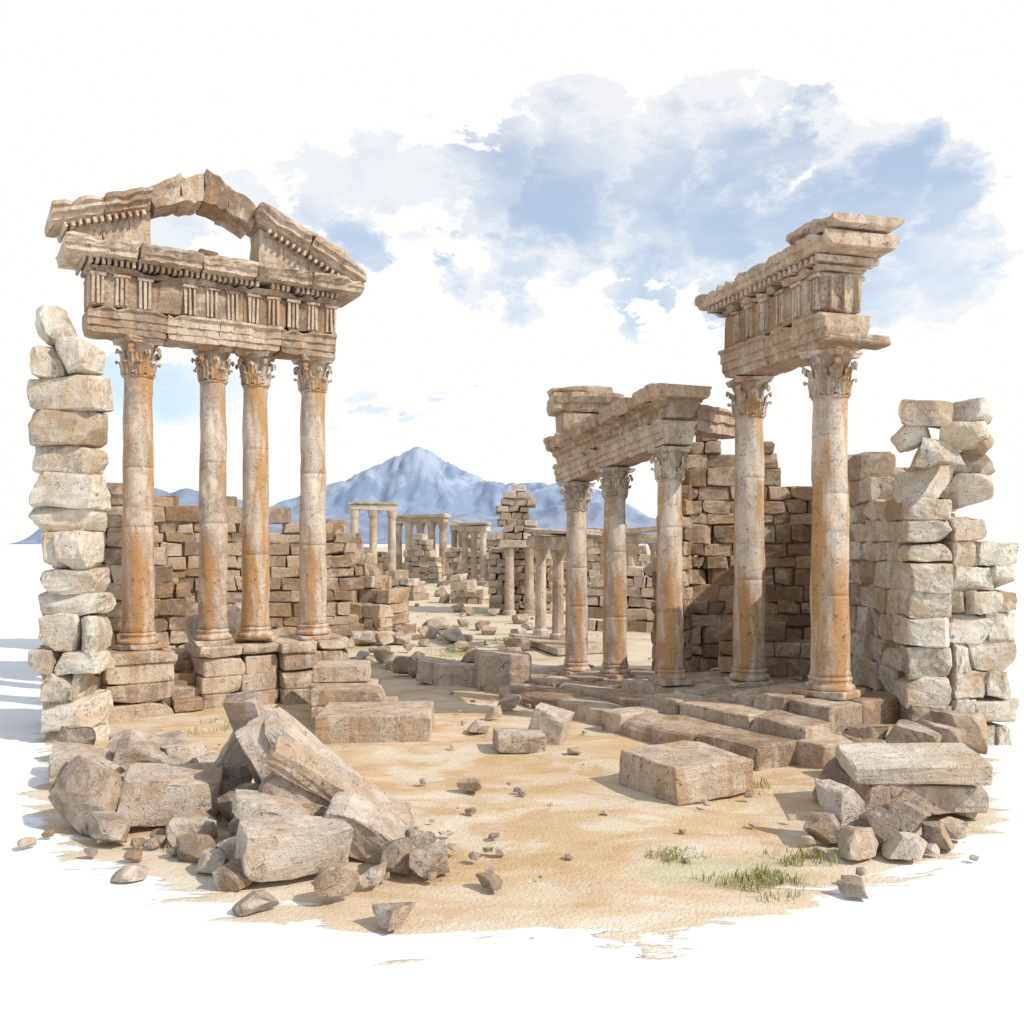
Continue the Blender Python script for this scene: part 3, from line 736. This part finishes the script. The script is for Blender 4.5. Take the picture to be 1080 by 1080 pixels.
# openings in the cloud cover: directions on the dome (azimuth, elevation, radius in degrees, strength)
holes=[(4.8,22.8,4.8,.85),(10.6,22.3,5,1),(15.5,22.3,4.8,1.05),(22,19.5,4.5,1),(26,18,3.8,1),(18.4,18.2,4.5,1),(14,18.5,5,1.05),(8.9,19,5,1.05),(3.6,19.8,4.8,.95),(0,21.8,5,.65),
 (20.6,14.5,4,.8),(15.5,14.5,3.5,.8),(1.5,15.8,3,.75),(-2.4,16.2,2.4,.9),(-6,21.8,4.5,.48),(-11,21.2,4,.42),(-15.5,19.8,3.4,.42),(-9.7,17.6,2.4,.65),(25,15,3.8,.85),
 (-6,8.4,2.6,.55),(-2.5,8,2.2,.5),(-9.5,7.8,2.0,.5),(-20,16.6,3.4,.6),(-21,9.5,3.5,.6),(-24,10,3,.5),(9,14.5,3,.6)]
mask=None
for a_,e_,r_,s_ in holes:
    a2,e2=R(a_),R(e_); c=(math.sin(a2)*math.cos(e2),math.cos(a2)*math.cos(e2),math.sin(e2))
    dd=t.new('ShaderNodeVectorMath',operation='DISTANCE'); t.l.new(dv,dd.inputs[0]); dd.inputs[1].default_value=c
    f=t.mr(dd.outputs['Value'],R(r_)*1.2,R(r_)*.35,0,s_)
    mask=f if mask is None else t.math('MAXIMUM',mask,f)
n1=t.noise(t.mapping(tc,scale=(1,1,2.0),rot=(0,.45,0)),8,7,.6,.8)
n2=t.noise(t.mapping(tc,scale=(1,1,1.8),loc=(4,2,1),rot=(0,.4,0)),4.0,5,.55,.7)
f=t.math('ADD',mask,t.math('MULTIPLY',t.math('SUBTRACT',n1,.5),1.6))
edge=t.mr(f,.32,.39,0,1)
dens=t.mr(t.math('ADD',t.math('MULTIPLY',mask,.60),t.math('MULTIPLY',n2,1.2)),.74,1.27,.2,1.0)
f=t.math('MULTIPLY',edge,dens)
f=t.math('MULTIPLY',f,t.mr(mask,.02,.2)); f=t.math('MULTIPLY',f,.64)
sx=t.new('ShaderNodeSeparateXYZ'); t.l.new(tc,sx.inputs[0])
unseen_dim=t.math('MAXIMUM',t.mr(sx.outputs[1],.55,.1,0,.55),t.mr(sx.outputs[2],.55,.8,0,.55))  # unseen sky behind and overhead, made dimmer and bluer to add contrast
f=t.math('MAXIMUM',f,unseen_dim)
t.set(bc.inputs[0],(1,.998,.992,1))
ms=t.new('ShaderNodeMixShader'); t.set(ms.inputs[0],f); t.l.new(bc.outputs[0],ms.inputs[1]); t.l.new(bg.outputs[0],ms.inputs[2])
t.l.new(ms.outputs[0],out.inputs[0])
sd=bpy.data.lights.new('sun','SUN'); sd.energy=3.8; sd.angle=R(.5); sd.color=(1,.925,.82)
so=bpy.data.objects.new('sun',sd); sc.collection.objects.link(so); so.rotation_euler=sv.to_track_quat('Z','Y').to_euler()
cd=bpy.data.cameras.new('camera'); cam=bpy.data.objects.new('camera',cd); sc.collection.objects.link(cam)
cam.location=(0,0,3); cam.rotation_euler=(R(90),0,0); cd.lens=32; cd.sensor_width=36; cd.shift_y=.028; cd.clip_end=6000
sc.camera=cam
sc.view_settings.view_transform='Standard'; sc.view_settings.look='None'; sc.view_settings.exposure=0
